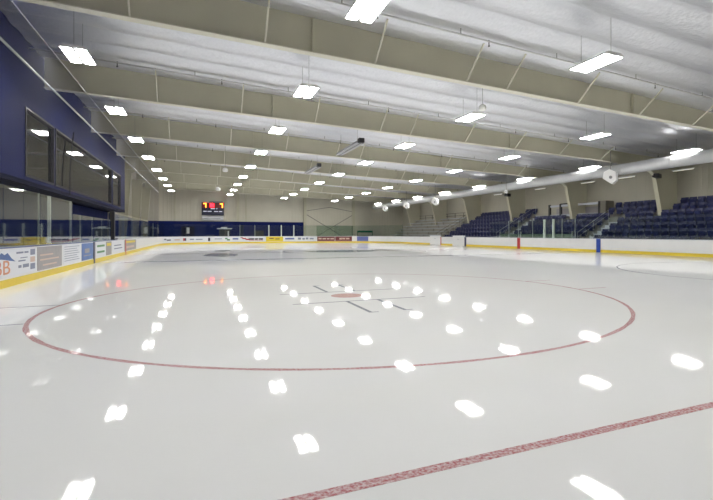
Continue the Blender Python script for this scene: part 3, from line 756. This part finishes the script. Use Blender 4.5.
# seats
def make_seat():
    t = thing('stadium_seat', '', 'seat', (0, 0, 0), 'navy flip seats')
    mb = MB(); n = 6
    for j in range(5):                                   # curved rounded back shell facing -X
        zz = .30 + .42 * j / 4
        for i in range(n + 1):
            u = -1 + 2 * i / n; hw = .245 * (1 - (.10 if j == 0 else .06 if j == 4 else 0)); yy = u * hw
            xx = .10 + .10 * j / 4 - .05 * u * u - (.0 if j < 4 else .015)
            mb.v.append((xx, yy, zz))
    m0 = len(mb.v)
    mb.v += [(x + .035, y, z) for (x, y, z) in mb.v[:m0]]
    for j in range(4):
        for i in range(n):
            a = j * (n + 1) + i; mb.f.append((a, a + 1, a + n + 2, a + n + 1)); b = a + m0; mb.f.append((b + n + 1, b + n + 2, b + 1, b))
    for i in range(n):
        mb.f.append((i, i + 1, i + 1 + m0, i + m0)); a = 4 * (n + 1) + i; mb.f.append((a + 1, a, a + m0, a + 1 + m0))
    for j in range(4):
        a = j * (n + 1); mb.f.append((a, a + m0, a + n + 1 + m0, a + n + 1)); a += n; mb.f.append((a + m0, a, a + n + 1, a + n + 1 + m0))
    mb.build('backrest', 'seat', t, smooth=False)
    MB().obox((.035, 0, .40), (.025, 0, .003), (0, .2, 0), (-.03, 0, .17)).build('seat_pan', 'seat', t, .015)
    MB().box(.09, .14, -.04, .04, 0, .34).box(.05, .2, -.06, .06, 0, .015).build('pedestal', 'grey', t)
    for q in (-1, 1): MB().box(.0, .06, q * .235 - .012, q * .235 + .012, .30, .34).build('edge_glint', 'alu', t)  # pale tabs added to stand in for reflections along the seat edges
    return t
proto = make_seat(); first = True; cnt = 0
P = .53
slots = []
def block(name, y0, y1, rows, ref, skip=lambda i, y: False):
    for i in rows:
        k = 0; y = y1 - .32 if ref == 'near' else y0 + .35
        if i >= 5 and ref == 'near': y = 23.5
        if i >= 5 and name == 'middle block': y = 24.2
        while y0 + .2 < y < (23.7 if i >= 5 and ref == 'near' else y1 - .2):
            k += 1
            if not skip(i, y): slots.append((name, i, k, SX[i], y, TZ[i]))
            y += -P if ref == 'near' else P
cols = (12.4, 19.9, 27.4, 34.9, 42.4)
hit = lambda i, y: i >= 4 and any(abs(y - c) < .3 for c in cols)
block('near block', 13.6, A1, range(7), 'near', hit)
block('middle block', B0, B1, range(7), 'far', lambda i, y: hit(i, y) or (i >= 5 and 24.5 < y < 31.5))
block('far block', C0, C1_, range(7), 'far', hit)
def nm(k): return ORD[k] if k <= 20 else 'twenty-first'
slots.sort(key=lambda s: (s[4] ** 2 + s[3] ** 2))
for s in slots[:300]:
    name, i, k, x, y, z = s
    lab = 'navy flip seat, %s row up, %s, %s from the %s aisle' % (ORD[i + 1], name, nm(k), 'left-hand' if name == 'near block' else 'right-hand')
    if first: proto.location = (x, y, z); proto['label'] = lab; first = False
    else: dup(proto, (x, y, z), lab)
rest = slots[300:]
if rest:
    mb = MB()
    for (_, i, k, x, y, z) in rest:
        mb.obox((x + .15, y, z + .51), (.018, 0, 0), (0, .22, 0), (.05, 0, .21)); mb.obox((x + .035, y, z + .4), (.025, 0, 0), (0, .2, 0), (-.03, 0, .17)); mb.box(x + .09, x + .14, y - .04, y + .04, z, z + .34)
    tag(mb.build('stadium_seats', 'seat'), 'remaining navy seats at the far end of the stand', 'seats', kind='stuff')

# press box at the top of the middle block
t = thing('press_box', 'open press stand with white rails above the middle seats', 'booth', (26.75, 28.0, TZ[5]))
zz = lambda z: z + CH - TZ[5]
MB().box(-.05, .75, -2.7, 2.6, zz(1.42), zz(1.58)).build('counter', 'capw', t)
MB().box(-.05, .05, -2.7, 2.6, zz(2.2), zz(2.36)).build('top_rail', 'capw', t)
MB().box(.70, .78, -2.7, 2.6, 0, zz(2.1)).build('back_panel', 'adgrey', t)
for y in (-2.7, .05, 1.3, 2.6): MB().box(-.09, .05, y - .09, y + .09, 0, zz(2.42)).build('post', 'black', t)
MB().box(-.05, .75, -3.3, -2.75, 0, zz(2.42)).build('side_cabinet', 'room', t, .02)
MB().box(-.12, .1, .1, 1.25, zz(2.38), zz(2.46)).build('lamp_hood', 'black', t)

# team bench low wall behind the glass
t = thing('bench_partition', 'low pale green partition behind the glass of the right boards', 'partition')
MB().box(22.5, 22.56, 23.6, 31.7, 0, 1.12).build('panel', mat('pale_green_panel', (104, 120, 108), .6), t)
for y in (23.6, 26.3, 29, 31.7): MB().box(22.48, 22.58, y - .03, y + .03, 0, 1.3).build('post', 'alu', t)

# ------------------------------------------------------------------ scoreboard
xs0, xs1 = farX(201.6, 63.4), farX(223.9, 63.4); W = xs1 - xs0; XC = (xs0 + xs1) / 2
def zat(y): return CH + (PY - y) * (XC * math.sin(PSI) + 63.3 * math.cos(PSI)) / FOC
t = thing('scoreboard', 'navy scoreboard with glowing red clock and orange score digits on the end wall', 'scoreboard', (XC, 63.3, zat(215.2)))
Hh = zat(202.6) - zat(215.2)
MB().box(-W / 2, W / 2, 0, .28, 0, Hh).build('case', 'scoreb', t, .01)
MB().box(-W / 2 + .02, W / 2 - .02, -.012, 0, Hh * .58, Hh * .97).build('clock_band', 'scorered', t)
def seg(ch, cx, cz, w, h, th, mb):
    S7 = {'0': 'abcdef', '1': 'bc', '2': 'abged', '5': 'afgcd', '7': 'abc', '8': 'abcdefg'}[ch]
    for s in S7:
        x0, x1, z0, z1 = {'a': (-w, w, h - th, h), 'd': (-w, w, -h, -h + th), 'g': (-w, w, -th / 2, th / 2), 'b': (w - th, w, 0, h), 'c': (w - th, w, -h, 0), 'f': (-w, -w + th, 0, h), 'e': (-w, -w + th, -h, 0)}[s]
        mb.box(cx + x0, cx + x1, -.03, -.012, cz + z0, cz + z1)
for x, ch in ((-W * .36, '7'), (W * .38, '7')):
    mb = MB(); seg(ch, x, Hh * .77, .17, Hh * .17, .1, mb); o = mb.build('score_digit', 'ledorange', t); o['label'] = 'glowing orange score digit'
mb = MB()
for k, ch in enumerate('00'): seg(ch, -.12 - .0 + k * .26 - .1, Hh * .78, .09, Hh * .14, .06, mb)
mb.build('clock_digits', 'ledred', t)
mb = MB()
for x0, x1, z in ((-.42, -.27, .30), (-.24, -.06, .30), (.06, .24, .30), (.28, .42, .30), (-.1, .1, .52), (.16, .2, .52)): mb.box(x0 * W, x1 * W, -.012, 0, Hh * z - .05, Hh * z + .05)
mb.build('legend', 'ledwhite', t)
t = thing('wall_sign', 'pale blank sign panel fixed under the scoreboard', 'sign', (XC, 63.42, zat(220.3)))
MB().box(-W / 2 + .02, W / 2 - .05, 0, .1, 0, zat(215.6) - zat(220.3)).build('panel', 'sign', t, .01)
MB().box(-W / 2 + .3, W / 2 - .4, -.005, 0, .22, .28).build('printed_line', 'adink', t)
t = thing('name_board', 'thin faint header strip just above the scoreboard', 'sign', (XC + .1, 63.4, zat(202.6) + .005))
MB().box(-W * .2, W * .42, 0, .1, 0, .2).build('panel', 'adgrey', t)

# odds and ends behind the far boards
X = farX(224.5, 61.2)
t = thing('timekeeper_counter', 'dark counter with a pale top behind the far boards below the scoreboard', 'counter', (X, 61.2, -.03))
MB().box(-.6, .6, -.3, .3, 0, 1.75).build('cabinet', 'darkg', t, .02); MB().box(-.85, .85, -.4, .4, 1.75, 1.86).build('top', 'capw', t, .01)
MB().box(-.4, .3, -.2, .2, 1.86, 2.0).build('equipment', 'sign', t, .02); MB().box(.35, .5, -.33, -.3, .9, 1.5).build('paper', 'sign', t)
X = farX(187.5, 61.5)
t = thing('doorway_frame', 'dark doorway with a pale notice behind the far boards left of the counter', 'door', (X, 63.3, -.03))
MB().box(-.75, .75, 0, .2, 0, 2.1).build('door_leaf', 'bluedark', t, .01); MB().box(-.15, .18, -.02, 0, 1.2, 1.95).build('notice', 'sign', t)
X = farX(259, 61.3)
t = thing('equipment_crate', 'dark crate behind the far boards below the navy wall', 'crate', (X, 61.3, -.03))
MB().box(-.55, .55, -.4, .4, 0, 1.5).build('body', 'darkg', t, .03); MB().box(-.58, .58, -.43, .43, 1.5, 1.58).build('lid', 'black', t, .01)
X = farX(365, 62)
t = thing('folded_goal', 'dark green frame stored behind the far right boards', 'frame', (X, 62, -.03))
MB().box(-1.15, 1.15, -.03, .03, 1.35, 1.62).build('crossbar_panel', 'green', t)
for s in (-1, 1): MB().tube((s * 1.1, 0, 0), (s * 1.1, 0, 1.62), .04, 8).build('post', 'green', t)
MB().box(-1.1, 1.1, -.02, .02, .8, .9).build('rail', 'green', t)

# ------------------------------------------------------------------ world, camera
w = bpy.data.worlds.new('World'); S.world = w; w.use_nodes = True
w.node_tree.nodes['Background'].inputs[0].default_value = (.02, .02, .02, 1)
cam = bpy.data.cameras.new('camera'); co = bpy.data.objects.new('camera', cam); COL.objects.link(co); S.camera = co
cam.sensor_fit = 'HORIZONTAL'; cam.sensor_width = 36; cam.lens = FOC * 36 / 713
cam.shift_x = (356.5 - PX) / 713; cam.shift_y = (PY - 250) / 713
co.location = (0, 0, CH); co.rotation_euler = (PI / 2, 0, -PSI)
cam.clip_start = .05; cam.clip_end = 200
S.view_settings.view_transform = 'Standard'; S.view_settings.look = 'None'; S.view_settings.gamma = 1
S.view_settings.use_curve_mapping = False; S.view_settings.exposure = .13
